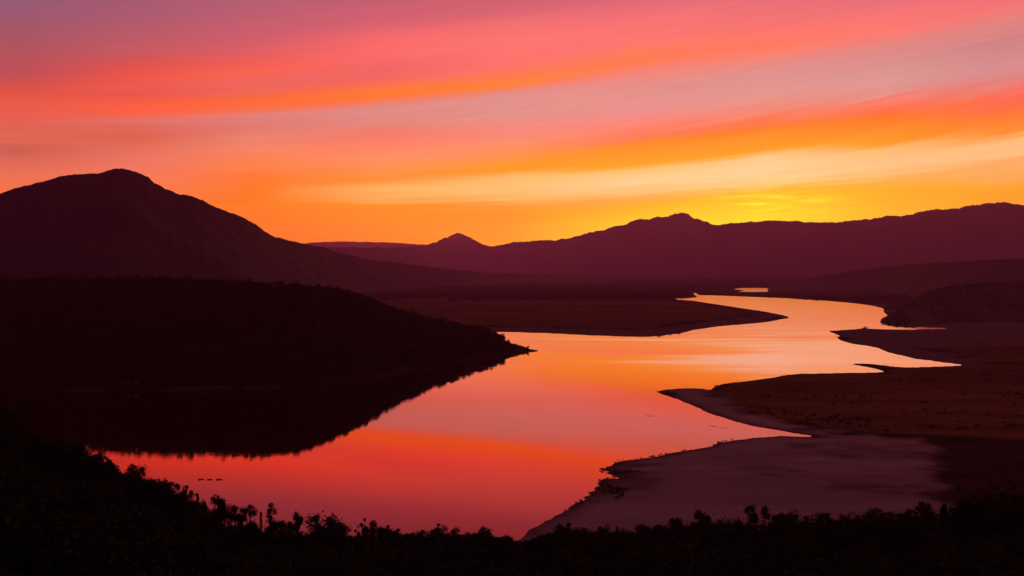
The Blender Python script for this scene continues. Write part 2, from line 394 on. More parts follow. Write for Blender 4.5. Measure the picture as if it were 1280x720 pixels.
RIGHT_HILL = [(960, 353, 6200), (1000, 350, 6200), (1030, 345.5, 6100), (1050, 341, 6000), (1080, 337, 6000), (1110, 333.5, 5900), (1140, 330.5, 5300), (1180, 327.5, 4800), (1220, 325.5, 4400), (1280, 323, 4100), (1400, 318, 4000), (1700, 330, 4000)]
relief('right_hill', RIGHT_HILL, 960, 1700, 1.5, lambda x, D: 900 + (x - 960) * 0.5, 1800, M_HILL, 'low dark hill at the right in front of the purple range', 27, 110, crest=0.8)
KNOLL = [(1100, 404, 2400), (1108, 397, 2450), (1118, 390, 2500), (1130, 382, 2580), (1142, 373, 2680), (1160, 364, 2780), (1190, 356, 2850), (1230, 353, 2900), (1280, 350, 2950), (1400, 345, 3000), (1700, 350, 3000)]
relief('knoll', KNOLL, 1100, 1700, 1.5, lambda x, D: np.minimum(100 + (x - 1100) * 9, 480), 500, M_HILL, 'dark wooded knoll by the right bank of the lagoon', 29, 40, crest=1.2)

# left wooded hill: shore, crest, and back shore given as forward distances
HILL = [  # x, crest y (bare ground), crest D, front shore D, back end D
    (-900, 352, 1400, 1080, 2600), (-400, 352, 1400, 1090, 2600), (-200, 354, 1400, 1098, 2600), (0, 355, 1400, 1104, 2600), (85, 354, 1400, 1107, 2600), (130, 353, 1397, 1108, 2600), (200, 354, 1370, 1111, 2600), (260, 356, 1348, 1118, 2500),
    (330, 360, 1322, 1126, 2400), (380, 364, 1348, 1148, 2300), (410, 366, 1400, 1172, 2200), (430, 369, 1440, 1195, 2150), (447, 373, 1465, 1215, 2120), (470, 382, 1490, 1245, 2080), (490, 390, 1520, 1280, 2040), (520, 399, 1561, 1340, 1990), (545, 405, 1590, 1400, 1960),
    (570, 410.5, 1620, 1445, 1920), (600, 417, 1655, 1495, 1880), (618, 422.5, 1660, 1525, 1840), (628, 428, 1650, 1550, 1790), (640, 431.5, 1640, 1565, 1750), (652, 434.6, 1636, 1590, 1700), (662, 436.6, 1630, 1605, 1670), (672, 438.2, 1628, 1622, 1640)]
hx = np.concatenate([np.arange(-900, 0, 4.0), np.arange(0, 672.1, 1.2)])
hy, hD, hS, hB = (interp(HILL, hx, k) for k in (1, 2, 3, 4))
_, _, hz = at(hx, hy, hD)
hz = np.maximum(hz, 0.3)
hu = np.array([ray(x, 400)[0] / ray(x, 400)[1] for x in hx])
def hill_height(xpix, Dy):
    """ground height of the left hill at picture column xpix, forward distance Dy"""
    D = np.interp(xpix, hx, hD); S = np.interp(xpix, hx, hS); B = np.interp(xpix, hx, hB); cz = np.interp(xpix, hx, hz)
    tf = np.clip((Dy - S) / (D - S), 0, 1); tb = np.clip((Dy - D) / (B - D), 0, 1)
    X = np.interp(xpix, hx, hu) * Dy
    n = ridged(X, Dy, 160, 5, 71)
    front = cz * (np.sin(tf * math.pi / 2) ** 0.95) * (1 - 0.30 * np.sin(math.pi * tf) * (1 - n))
    backz = cz * (0.5 + 0.5 * np.cos(math.pi * tb)) * (1 - 0.2 * np.sin(math.pi * tb) * (1 - n))
    z = np.where(Dy <= D, front, backz)
    edge = np.minimum((Dy - S), (B - Dy))
    return np.where(edge < 0, edge * 0.15, z + 0.15)
rows = []
for t in np.concatenate([[-0.25, -0.1, -0.03], np.linspace(0, 1, 70)]):
    Dy = hS + (hD - hS) * t; rows.append(np.stack([hu * Dy, Dy, hill_height(hx, Dy)], -1))
for t in np.concatenate([np.linspace(0, 1, 40)[1:], [1.05]]):
    Dy = hD + (hB - hD) * t; rows.append(np.stack([hu * Dy, Dy, hill_height(hx, Dy)], -1))
V = np.array(rows); a, c = V.shape[:2]; i = np.arange(a * c).reshape(a, c)
q = np.stack([i[:-1, :-1], i[:-1, 1:], i[1:, 1:], i[1:, :-1]], -1)
tag(link('hill', mesh_np('hill', V, q, M_HILL)), 'dark wooded hill running down to a point in the lagoon', 'hill', kind='structure')
# pale strip of beach under the left hill
bx = np.concatenate([np.arange(82, 300, 1.5), ])
def strip(x0, x1, w, seed):
    xs = np.arange(x0, x1, 1.5); S = np.interp(xs, hx, hS); u = np.interp(xs, hx, hu)
    rr = []
    wd = w * (0.5 + fbm(xs, xs * 0, 14, 3, seed)) * np.sin(np.linspace(0, math.pi, len(xs))) ** 0.4
    for t, z in ((-0.6, -0.3), (0, 0.12), (0.5, 0.5), (1.0, 1.1), (1.05, 0.2)):
        D = S + wd * t * 1.0
        rr.append(np.stack([u * D, D, np.maximum(hill_height(xs, D), 0) + z], -1))
    V = np.array(rr); a, c = V.shape[:2]; i = np.arange(a * c).reshape(a, c)
    return V.reshape(-1, 3), np.stack([i[:-1, :-1], i[:-1, 1:], i[1:, 1:], i[1:, :-1]], -1).reshape(-1, 4)
M_SAND = varied('beach_shingle', (0.05, 0.042, 0.038), (0.09, 0.075, 0.068), 0.5)
for x0, x1, s, lab in ((84, 128, 3, 'short faint strip of beach at the far left foot of the wooded hill'),
                       (198, 292, 5, 'long faint strip of beach under the middle of the wooded hill'),
                       (303, 352, 8, 'faint strip of beach under the hill nearest the open water')):
    v, qq = strip(x0, x1, 2.6, s)
    tag(link('beach', mesh_np('beach', v, qq, M_SAND)), lab, 'beach', kind='structure')

# ------------------------------------------------------------------ the near hillside we look over
CANOPY_ = [(-700, 380), (-300, 420), (-100, 480), (0, 522), (40, 543), (80, 558), (125, 569), (150, 590), (200, 607), (225, 622), (250, 636), (285, 652), (330, 664), (380, 668), (440, 672),
          (520, 671), (600, 669), (640, 676), (655, 681), (700, 668), (760, 671), (800, 668), (860, 664), (920, 660), (1000, 655), (1060, 657), (1100, 651), (1135, 653), (1160, 641), (1200, 634), (1280, 628), (1500, 600), (2200, 560)]
CANOPY = [(x, y - (6 if x < 180 else 1 if x < 320 else 4 if x < 520 else 3 if x < 680 else 7)) for x, y in CANOPY_]
def tan_down(y):
    return math.tan(math.atan((y - 360) / F) + PITCH)
RD = 300.0
TREE_H = 6.5
def slope_z(X, Y):
    R_ = np.hypot(X, Y); az = np.arctan2(X, Y)
    xp = 640 + F * np.tan(np.clip(az, -0.9, 0.9))
    yc = interp(CANOPY, xp, 1)
    zr = H - RD * np.tan(np.arctan((yc - 360) / F) + PITCH) / np.cos(np.clip(az, -0.9, 0.9)) ** 0 - TREE_H
    back = smooth01((np.abs(az) - 0.95) / 0.6)
    zr = zr * (1 - back) + 140 * back
    end = 470 + 60 * smooth01((zr - 60) / 50) + 700 * back
    t = np.clip(R_ / RD, 0, 1)
    z1 = 147.2 + (zr - 147.2) * t - 13 * np.sin(math.pi * t ** 0.8) * (1 - back)
    t2 = np.clip((R_ - RD) / (end - RD), 0, 1.15)
    z2 = zr - (zr + 1.5) * (t2 ** 1.15)
    z = np.where(R_ < RD, z1, z2)
    return z + (fbm(X, Y, 35, 4, 61) - 0.5) * 4 * np.clip(R_ / 100, 0, 1) * np.clip(1.1 - t2, 0, 1)
sr = np.concatenate([np.arange(0, 60, 6), np.arange(60, 560, 5), np.arange(560, 1400, 30)]) + 0.3
sa = np.radians(np.arange(0, 360, 1.0))
SA, SR = np.meshgrid(sa, sr)
SX, SY = np.sin(SA) * SR, np.cos(SA) * SR
SZ = slope_z(SX, SY)
i = np.arange(SX.size).reshape(SX.shape)
q = np.stack([i[:-1, :], np.roll(i, -1, 1)[:-1, :], np.roll(i, -1, 1)[1:, :], i[1:, :]], -1)
tag(link('hillside', mesh_np('hillside', np.stack([SX, SY, SZ], -1), q, M_SLOPE)), 'dark wooded slope dropping away below the viewpoint', 'hillside', kind='structure')

# ------------------------------------------------------------------ trees
def leaf_quads(P, size, rs, flat=0.5):
    """small bent leaf sprays at points P"""
    n = len(P)
    d1 = rs.normal(size=(n, 3)); d1[:, 2] *= flat; d1 /= np.linalg.norm(d1, axis=1)[:, None]
    d2 = rs.normal(size=(n, 3)); d2 -= (d1 * d2).sum(1)[:, None] * d1; d2 /= np.linalg.norm(d2, axis=1)[:, None]
    s = size * rs.uniform(0.6, 1.4, n)[:, None]
    V = np.stack([P - d1 * s, P + d2 * s * 0.45, P + d1 * s, P - d2 * s * 0.45], 1)
    return V.reshape(-1, 3), np.arange(n * 4).reshape(n, 4)

def tube(path, radii, sides=6):
    V = []; Q = []
    for k, (p, r) in enumerate(zip(path, radii)):
        p = np.array(p, float)
        a = np.array(path[max(0, k - 1)], float); b = np.array(path[min(len(path) - 1, k + 1)], float)
        d = b - a; d /= np.linalg.norm(d) + 1e-9
        s = np.cross(d, [0.3, 0.9, 0.1]); s /= np.linalg.norm(s) + 1e-9; t = np.cross(d, s)
        for j in range(sides):
            an = 2 * math.pi * j / sides
            V.append(p + r * (math.cos(an) * s + math.sin(an) * t))
    for k in range(len(path) - 1):
        for j in range(sides):
            Q.append((k * sides + j, k * sides + (j + 1) % sides, (k + 1) * sides + (j + 1) % sides, (k + 1) * sides + j))
    return np.array(V), np.array(Q)

def merge(parts):
    Vs, Qs, o = [], [], 0
    for v, q in parts:
        Vs.append(v); Qs.append(np.asarray(q) + o); o += len(v)
    return np.concatenate(Vs), np.concatenate(Qs)

def make_tree(kind, seed):
    """unit tree, height 1: returns trunk and crown meshes"""
    rs = np.random.default_rng(seed)
    trunk, pts, size = [], [], 0.03
    def clump(c, r, n, flat=0.8):
        d = rs.normal(size=(n, 3)); d /= np.linalg.norm(d, axis=1)[:, None]
        rad = r * rs.uniform(0.35, 1.0, n)[:, None] ** 0.6 * (1 + 0.25 * rs.normal(size=(n, 1)))
        p = d * rad; p[:, 2] *= flat
        pts.append(np.array(c) + p)
    def limb(p0, p1, r0, r1):
        p0, p1 = np.array(p0, float), np.array(p1, float)
        mid = (p0 + p1) / 2 + rs.normal(size=3) * 0.02
        trunk.append(tube([p0, mid, p1], [r0, (r0 + r1) / 2, r1], 5))
    if kind == 'broad':          # wide domed crown, width about the height
        trunk.append(tube([(0, 0, -1.0), (0.01, 0, 0.2), (0, 0.02, 0.5)], [0.045, 0.035, 0.02], 7))
        lean = rs.normal(size=2) * 0.06
        for k in range(22):
            a = rs.uniform(0, 6.28); e = rs.uniform(-0.15, 1.0); rr = 0.36 * math.sqrt(1 - e * e * 0.85) * rs.uniform(0.5, 1.15)
            c = (math.cos(a) * rr + lean[0] * e, math.sin(a) * rr + lean[1] * e, 0.38 + 0.47 * e * rs.uniform(0.8, 1.1))
            limb((0, 0.01, 0.25 + 0.2 * rs.random()), c, 0.016, 0.006); clump(c, rs.choice([0.06, 0.1, 0.15, 0.18]), 150)
        clump((0, 0, 0.48), 0.22, 420)
        size = 0.026
    elif kind == 'round':        # lollipop crown held clear on a bare stem
        trunk.append(tube([(0, 0, -1.0), (0.01, 0, 0.3), (0.02, 0, 0.75)], [0.03, 0.022, 0.012], 6))
        for k in range(10):
            a = rs.uniform(0, 6.28); z = rs.uniform(-1, 1); rr = 0.19 * math.sqrt(1 - z * z)
            c = (math.cos(a) * rr, math.sin(a) * rr, 0.72 + 0.17 * z)
            limb((0.01, 0, 0.5), c, 0.01, 0.004); clump(c, rs.uniform(0.09, 0.14), 210)
        size = 0.027
    elif kind == 'airy':         # gum tree: bare forking limbs carrying separate leaf clumps
        trunk.append(tube([(0, 0, -1.0), (0.02, 0, 0.25), (-0.01, 0.02, 0.55), (0.02, 0, 0.93)], [0.028, 0.022, 0.014, 0.005], 6))
        for k in range(13):
            z0 = rs.uniform(0.25, 0.8); a = rs.uniform(0, 6.28); l = rs.uniform(0.08, 0.22) * (1.25 - z0 * 0.6)
            c = (math.cos(a) * l, math.sin(a) * l, z0 + rs.uniform(0.08, 0.18))
            limb((0, 0.01, z0), c, 0.009, 0.003); clump(c, rs.uniform(0.05, 0.1), 110)
        clump((0.02, 0, 0.94), 0.05, 70)
        size = 0.024
    elif kind == 'cone':         # pine or cypress, pointed
        trunk.append(tube([(0, 0, -1.0), (0, 0, 0.5), (0, 0, 0.98)], [0.028, 0.016, 0.003], 6))
        for k in range(26):
            z = 0.12 + 0.85 * (k / 25); w = 0.2 * (1 - z) ** 0.8 + 0.012
            for j in range(4):
                a = rs.uniform(0, 6.28); c = (math.cos(a) * w * 0.7, math.sin(a) * w * 0.7, z - 0.02)
                if z < 0.8: limb((0, 0, z), c, 0.006, 0.002)
                clump(c, w * 0.5 + 0.01, 34, 0.6)
        size = 0.022
    elif kind == 'spire':        # very thin upright tree
        trunk.append(tube([(0, 0, -1.0), (0, 0, 0.5), (0, 0, 0.95)], [0.02, 0.012, 0.003], 6))
        for k in range(16):
            z = 0.15 + 0.83 * k / 15; clump((rs.normal() * 0.01, rs.normal() * 0.01, z), 0.06 * (1.25 - z) + 0.012, 65, 1.2)
        size = 0.018
    else:                        # 'shrub', many-stemmed bush down to the ground
        for k in range(14):
            a = rs.uniform(0, 6.28); rr = rs.uniform(0, 0.6); c = (math.cos(a) * rr, math.sin(a) * rr, 0.45 + 0.4 * (1 - rr) * rs.random())
            limb((0, 0, -1.0), c, 0.025, 0.008); clump(c, rs.uniform(0.2, 0.34), 120)
        size = 0.045
    tv, tq = merge(trunk)
    P = np.concatenate(pts); P = P[P[:, 2] > 0.02]
    cv, cq = leaf_quads(P, size, rs)
    return tv, tq, cv, cq

KINDS = {}
for kind, n in (('broad', 4), ('round', 3), ('airy', 3), ('cone', 3), ('spire', 2), ('shrub', 3)):
    KINDS[kind] = []
    for s in range(n):
        tv, tq, cv, cq = make_tree(kind, hash((len(kind), s)) % 9999 + s * 31)
        w = np.percentile(np.abs(cv[:, 0]), 96) * 2; top = np.percentile(cv[:, 2], 99.5)
        KINDS[kind].append((mesh_np(kind + '_trunk', tv, tq, M_BARK), mesh_np(kind + '_crown', cv, cq, M_LEAF if s % 2 else M_LEAF2, smooth=False), w, top))
NAME = {'broad': 'broadleaf_tree', 'round': 'round_tree', 'airy': 'gum_tree', 'cone': 'pine_tree', 'spire': 'cypress_tree', 'shrub': 'shrub'}
n_trees = 0
def plant(kind, x, y, z, height, width=None, label='', group=None, sink=False):
    global n_trees
    tm, cm, w, top = random.choice(KINDS[kind])
    sz = height / top; sx = (width / w) if width else sz * random.uniform(0.85, 1.15)
    if sink and kind in ('broad', 'round', 'shrub') and sx > 0:      # keep the crown's own proportions; a longer stem reaches the ground
        s2 = sx * random.uniform(0.85, 1.0) * {'round': 1.4, 'broad': 1.1, 'shrub': 1.0}[kind] * (1.5 if width and width < 3.6 else 1); z = z + height - top * s2; sz = s2
    e = bpy.data.objects.new(NAME[kind], None); col.objects.link(e)
    e.location = (x, y, z); e.rotation_euler = (0, 0, random.uniform(0, 6.28)); e.scale = (sx, sx, sz)
    e.empty_display_size = 0.2
    tag(e, label, 'shrub' if kind == 'shrub' else 'tree', group)
    t = bpy.data.objects.new('trunk' if kind != 'shrub' else 'stems', tm); col.objects.link(t); t.parent = e
    c = bpy.data.objects.new('crown', cm); col.objects.link(c); c.parent = e
    n_trees += 1
    return e

# trees that stand out against the water and the sand: x, top y, width in px, kind, label
EDGE = [
 (8, 517, 34, 'broad', 'broad tree highest on the dark slope at the left edge'),
 (52, 541, 26, 'broad', 'wide low tree on the black slope under the left hill'),
 (92, 556, 26, 'broad', 'squat tree on the black slope just above the left end of the water'),
 (124, 566, 16, 'shrub', 'bush where the black slope first meets the red water'),
 (172, 582, 36, 'broad', 'broad domed tree at the left end of the red water'),
 (195, 599, 15, 'broad', 'small rounded tree just below the broad domed one'),
 (222, 605, 17, 'airy', 'larger of two ragged trees near the left end of the water'),
 (234, 607, 13, 'airy', 'smaller ragged tree on a bare stem with water showing through'),
 (247, 617, 6, 'spire', 'thin pointed tree directly below the small boats'),
 (254, 625, 9, 'round', 'small ball-shaped tree right of the thin pointed tree'),
 (269, 619, 17, 'round', 'round-headed tree on a stalk below the rightmost small boat'),
 (281, 630, 16, 'broad', 'low domed tree right of the round-headed tree on a stalk'),
 (294, 632, 12, 'round', 'round tree with a bright gap of water beside its stem'),
 (303, 634, 10, 'cone', 'left one of two small pointed trees side by side'),
 (313, 631, 11, 'cone', 'right one of two small pointed trees side by side'),
 (326, 640, 5, 'spire', 'tiny thin tree just left of the tallest ragged tree'),
 (338, 629, 15, 'airy', 'tallest ragged tree with a spiky top against dark red water'),
 (352, 651, 20, 'shrub', 'bush at the foot of the tallest ragged tree'),
 (372, 640, 13, 'round', 'round tree alone against the red water left of the big domed tree'),
 (362, 652, 8, 'spire', 'little upright tree left of the lone round tree'),
 (401, 643, 36, 'broad', 'largest domed tree against the lowest part of the red water'),
 (421, 653, 18, 'broad', 'tree leaning on the right side of the largest domed tree'),
 (429, 663, 6, 'spire', 'short thin tree right of the largest domed tree'),
 (447, 657, 9, 'airy', 'short ragged tree left of the pair of feathery trees'),
 (455, 648, 13, 'airy', 'taller of the pair of feathery trees at the bottom of the water'),
 (466, 651, 9, 'round', 'shorter of the feathery pair with a small round head'),
 (481, 658, 14, 'broad', 'first rounded tree right of the feathery pair'),
 (493, 662, 18, 'broad', 'second rounded tree right of the feathery pair'),
 (508, 667, 9, 'spire', 'small upright tree in the dip between rounded trees'),
 (527, 665, 26, 'broad', 'low wide tree below the middle of the red water'),
 (550, 656, 15, 'broad', 'knob-like tree rising above its low wide neighbours'),
 (568, 661, 17, 'broad', 'rounded tree right of the knob-like tree'),
 (585, 665, 15, 'broad', 'low tree between two higher rounded crowns'),
 (607, 660, 25, 'broad', 'wide flat-topped tree where the water narrows at the beach'),
 (632, 669, 15, 'shrub', 'bush left of the pale glimpse of sand'),
 (676, 668, 18, 'shrub', 'bush at the foot of the curved beach'),
 (706, 655, 24, 'broad', 'rounded tree standing before the tip of the curved beach'),
 (726, 659, 17, 'broad', 'rounded tree just right of the one at the beach tip'),
 (758, 657, 14, 'broad', 'small domed tree before the near sand flat'),
 (780, 664, 16, 'shrub', 'bush in front of the left part of the sand flat'),
 (801, 656, 16, 'broad', 'small tree with a notched top before the sand flat'),
 (843, 648, 26, 'broad', 'wide tree just left of the tall narrow-stemmed one before the sand'),
 (876, 638, 18, 'round', 'tall round-headed tree before the middle of the sand flat'),
 (900, 652, 18, 'broad', 'low crown between the round-headed tree and the twin trees'),
 (922, 650, 20, 'broad', 'low crown just left of the twin narrow trees'),
 (941, 631, 11, 'round', 'left one of the twin narrow trees before the sand flat'),
 (957, 633, 10, 'round', 'right one of the twin narrow trees before the sand flat'),
 (970, 644, 16, 'broad', 'small tree tucked right of the twin narrow trees'),
 (991, 639, 27, 'broad', 'broad tree right of the twin narrow trees'),
 (1010, 645, 14, 'broad', 'small tree at the right side of the broad tree before the sand'),
 (1029, 641, 19, 'broad', 'even domed tree between the broad tree and the small round one'),
 (1052, 643, 11, 'round', 'small round tree in a dip before the sand flat'),
 (1072, 648, 14, 'broad', 'low tree left of the high domed one before the sand'),
 (1093, 635, 25, 'broad', 'high domed tree before the right end of the sand flat'),
 (1115, 640, 18, 'broad', 'tree on the right shoulder of the high domed one'),
 (1138, 637, 15, 'airy', 'ragged tree before the right end of the sand flat'),
 (1157, 628, 21, 'broad', 'tree where the sand flat ends and the dark ground begins'),
 (1180, 630, 18, 'cone', 'pointed tree right of the end of the sand flat'),
 (1212, 618, 30, 'broad', 'biggest crown of the dark wood at the lower right'),
 (1243, 620, 22, 'broad', 'second crown from the right edge of the dark wood'),
 (1270, 618, 24, 'broad', 'crown at the right edge of the photo'),
]
def slope_point(xp, D):
    dx, dy, dz = ray(xp, 640)
    X, Y = dx / dy * D, D
    s = D / math.hypot(X, Y)
    X *= s; Y *= s
    return X, Y, float(slope_z(np.array([X]), np.array([Y]))[0])
skirt = []
for k, (xp, yt, w, kind, lab) in enumerate(EDGE):
    if kind in ('round', 'cone') and xp not in (269, 372, 876, 1180): kind = 'broad'
    D = RD + random.uniform(-8, 12)
    X, Y, z = slope_point(xp, D)
    zt = at(xp, yt, Y)[2]
    h = max(zt - z, 2.5)
    if kind != 'spire': skirt.append((X, Y, z, max(1.0, h - 0.62 * w * Y / F), w * Y / F * random.uniform(1.2, 1.8)))
    plant(kind, X, Y, z, h, w * random.uniform(0.85, 1.15) * Y / F * (1.1 if kind in ('airy',) else 1.3 if kind == 'broad' else 1.15), lab, 'trees standing out along the top of the near wood', sink=True)
edge_n = n_trees

# the rest of the near wood: further individual trees, then the closed mass behind and below them
def canopy_y(X, Y):
    return float(interp(CANOPY, np.array([640 + F * X / Y]), 1)[0])
WOODLAB = {'broad': 'dark domed tree inside the black wood of the near slope',
           'round': 'dark round-headed tree inside the black wood of the near slope',
           'airy': 'dark ragged tree inside the black wood of the near slope',
           'cone': 'dark pointed tree inside the black wood of the near slope'}
count = 0; tries = 0
taken = []
while count < 215 and tries < 20000:
    tries += 1
    D = random.uniform(200, 345); xp = random.uniform(-60, 1340)
    X, Y, z = slope_point(xp, D)
    if any((X - a) ** 2 + (Y - b) ** 2 < 22 for a, b in taken): continue
    kind = random.choices(['broad', 'round', 'airy', 'cone'], [10, 2, 2.5, 0.6])[0]
    h = random.uniform(5.0, 8.5)
    zt = at(640 + F * X / Y, canopy_y(X, Y) + random.uniform(-2, 7), Y)[2]
    if z + h > zt: h = zt - z
    if abs(D - RD) < 14: h = zt - z + random.uniform(-0.5, 1.6)
    if h < 3.0: continue
    taken.append((X, Y))
    plant(kind, X, Y, z, h, h * random.uniform(0.8, 1.25) if kind == 'broad' else None, WOODLAB[kind], 'trees inside the near wood')
    count += 1

def crown_blob(n, rs, lo=0.0):
    d = rs.normal(size=(n, 3)); d /= np.linalg.norm(d, axis=1)[:, None]
    d[:, 2] = np.abs(d[:, 2]) * 1.0 - 0.15
    return d * rs.uniform(0.45, 1.05, n)[:, None]
def wood_mass(name, pos, hs, ws, leaves, mat, label, seed, cat='wood', leafsize=0.16):
    rs = np.random.default_rng(seed)
    tmpl = [crown_blob(leaves, rs) for _ in range(8)]
    Vs = []
    for (x, y, z), h, w in zip(pos, hs, ws):
        P = tmpl[rs.integers(8)] * np.array([w / 2, w / 2, h * 0.55]) + np.array([x, y, z + h * 0.42])
        v, _ = leaf_quads(P, leafsize * w, rs, 0.8)
        Vs.append(v)
    V = np.concatenate(Vs)
    o = link(name, mesh_np(name, V, np.arange(len(V)).reshape(-1, 4), mat, smooth=False))
    tag(o, label, cat, kind='stuff'); return o
pos, hs, ws = [], [], []
for _ in range(5200):
    D = random.uniform(120, 430) ; xp = random.uniform(-250, 1500)
    X, Y, z = slope_point(xp, D)
    h = random.uniform(3.0, 8.5)
    zt = at(640 + F * X / Y, canopy_y(X, Y) + random.uniform(-1, 6), Y)[2]
    if D > RD + 25: zt = z + 5
    if z + h > zt: h = zt - z
    if h < 1.0: continue
    pos.append((X, Y, z)); hs.append(h); ws.append(random.uniform(4, 7.5))
for X, Y, z, h, w_ in skirt:
    for q_ in range(3):
        pos.append((X + random.uniform(-0.4, 0.4) * w_, Y + random.uniform(-1, 1), z)); hs.append(h * random.uniform(0.8, 1.05)); ws.append(w_ * random.uniform(0.5, 0.9))
for _ in range(900):
    xp = random.uniform(-60, 1340); D = random.uniform(288, 314)
    X, Y, z = slope_point(xp, D)
    zt = at(640 + F * X / Y, canopy_y(X, Y) + random.uniform(0, 5), Y)[2]
    zt += random.choice([0, 0, 0.4, 0.9, 1.5])
    pos.append((X, Y, z)); hs.append(max(zt - z, 1.0)); ws.append(random.uniform(2.0, 6.0))
wood_mass('undergrowth', pos, hs, ws, 170, M_LEAF, 'closed black scrub and low crowns filling the near slope', 5, 'undergrowth', 0.11)

# forest on the left hill
pos, hs, ws = [], [], []
for _ in range(15000):
    xp = random.uniform(-350, 660) if random.random() < 0.75 else random.uniform(350, 660)
    S, Dc, B = (np.interp(xp, hx, k) for k in (hS, hD, hB))
    D = random.uniform(S + 1.5, min(Dc + 130, B - 3))
    z = float(hill_height(xp, D)); X = float(np.interp(xp, hx, hu)) * D
    lim = max(0.45, min(1, (z + 2.5) / 9))
    h = random.uniform(5, 10) * lim * (1.6 if random.random() < 0.07 else 1)
    if 600 < xp < 629: h *= 1.25
    elif xp >= 629: h *= 0.6
    if xp > 636: h *= 0.6
    pos.append((X, D, z)); hs.append(h); ws.append(h * random.uniform(0.45, 0.9) + 1)
wood_mass('forest', pos, hs, ws, 34, M_WOOD, 'continuous black forest covering the left hill', 6, 'forest', 0.2)

# a few trees one can tell apart along the hill's shore and its point
SHORE = [(660, 432.2, 1630, 'broad', 'tiny tree alone on the low point of the wooded hill'),
         (626, 417.5, 1645, 'broad', 'tree at the step where the hill drops to its low point'),
         (617, 414.5, 1655, 'broad', 'tree just above the step of the hill near its point'),
         (529, 0, 1362, 'cone', 'pointed shore tree whose long reflection hangs into the water mid hill'),
         (543, 0, 1392, 'cone', 'small pointed shore tree right of the longest reflection'),
         (560, 0, 1425, 'cone', 'pointed shore tree with a short reflection below the hill'),
         (570, 0, 1446, 'spire', 'thin shore tree nearer the point of the hill'),
         (604, 0, 1508, 'cone', 'left one of two pointed trees close to the point of the hill'),
         (608, 0, 1516, 'cone', 'right one of two pointed trees close to the point of the hill'),
         (628, 0, 1556, 'broad', 'rounded tree by the water close to the low point')]
for xp, yt, D, kind, lab in SHORE:
    z = float(hill_height(xp, D)); X = float(np.interp(xp, hx, hu)) * D
    h = (at(xp, yt, D)[2] - z) if yt else random.uniform(9, 13)
    if lab.startswith('pointed shore tree whose'): h = 19
    plant(kind, X, D, max(z, 0.2), max(h, 4), None, lab, 'trees along the shore of the wooded hill')

# woods and hedge lines on the far flats
pos, hs, ws = [], [], []
def onland(X, Y):
    return float(shore_dist(np.array([X]), np.array([Y]))[0])
BANDS = [(470, 860, 366, 374, 650), (430, 1000, 347, 362, 1500), (860, 1110, 350, 360, 700), (990, 1150, 362, 376, 420), (560, 850, 374, 378, 240), (1120, 1300, 398, 406, 260)]
for x0, x1, y0, y1, n in BANDS:
    for _ in range(n):
        xp = random.uniform(x0, x1); yp = random.uniform(y0, y1)
        X, Y = ground(xp, yp)
        if fbm(np.array([X]), np.array([Y]), 420, 3, 88)[0] < 0.42: continue
        pos.append((X, Y, 0.6)); h = random.uniform(6, 14) * (0.5 if yp > 395 else 1); hs.append(h); ws.append(h * random.uniform(1.0, 2.2))
P = np.array(pos); keep = shore_dist(P[:, 0], P[:, 1]) > 12
pos = [p for p, k in zip(pos, keep) if k]; hs = [p for p, k in zip(hs, keep) if k]; ws = [p for p, k in zip(ws, keep) if k]
wood_mass('woods', pos, hs, ws, 26, M_WOOD, 'thin dark bands of wood across the far flats', 8, 'woods', 0.24)
# low tussocks and scrub dotted over the flats on the right bank
pos, hs, ws = [], [], []
for _ in range(5200):
    xp = random.uniform(880, 1330); yp = random.uniform(412, 625)
    pos.append((*ground(xp, yp), 0.9))
P = np.array(pos); den = fbm(P[:, 0], P[:, 1], 45, 4, 191)
inm = np.zeros(len(P), bool)
for M_ in MARSHES[:3]: inm |= signed_dist(P[:, 0], P[:, 1], poly_ground(M_)) < 0
xpix = 640 + F * P[:, 0] / P[:, 1]
inm |= (xpix > 1190) & (P[:, 1] < 800)
keep = (shore_dist(P[:, 0], P[:, 1]) > 6) & (den > 0.56) & inm
pos = [tuple(p) for p in P[keep]]; hs = [random.uniform(0.6, 2.0) for _ in pos]; ws = [h * random.uniform(1.5, 3.0) for h in hs]
wood_mass('tussocks', pos, hs, ws, 26, M_TUSS, 'low dark tussocks dotted over the flats of the right bank', 19, 'tussocks', 0.22)
# reeds and low bushes in a ragged line along the edge of the near sand
pos, hs, ws = [], [], []
for _ in range(5000):
    xp = random.uniform(700, 990); yp = random.uniform(545, 640)
    pos.append((*ground(xp, yp), 0.5))
P = np.array(pos); ds = shore_dist(P[:, 0], P[:, 1]); dn = fbm(P[:, 0], P[:, 1], 18, 3, 201)
xpix = 640 + F * P[:, 0] / P[:, 1]
keep = (ds > 0.3) & (dn > 0.42) & ((ds < 3.5) | ((ds < 22) & (xpix < 800) & (dn > 0.53)))
pos = [tuple(p) for p in P[keep]]; hs = [random.uniform(0.5, 1.6) for _ in pos]; ws = [h * random.uniform(1.2, 2.4) for h in hs]
wood_mass('reeds', pos, hs, ws, 40, M_TUSS, 'ragged dark reeds along the water edge of the near sand flat', 23, 'reeds', 0.16)
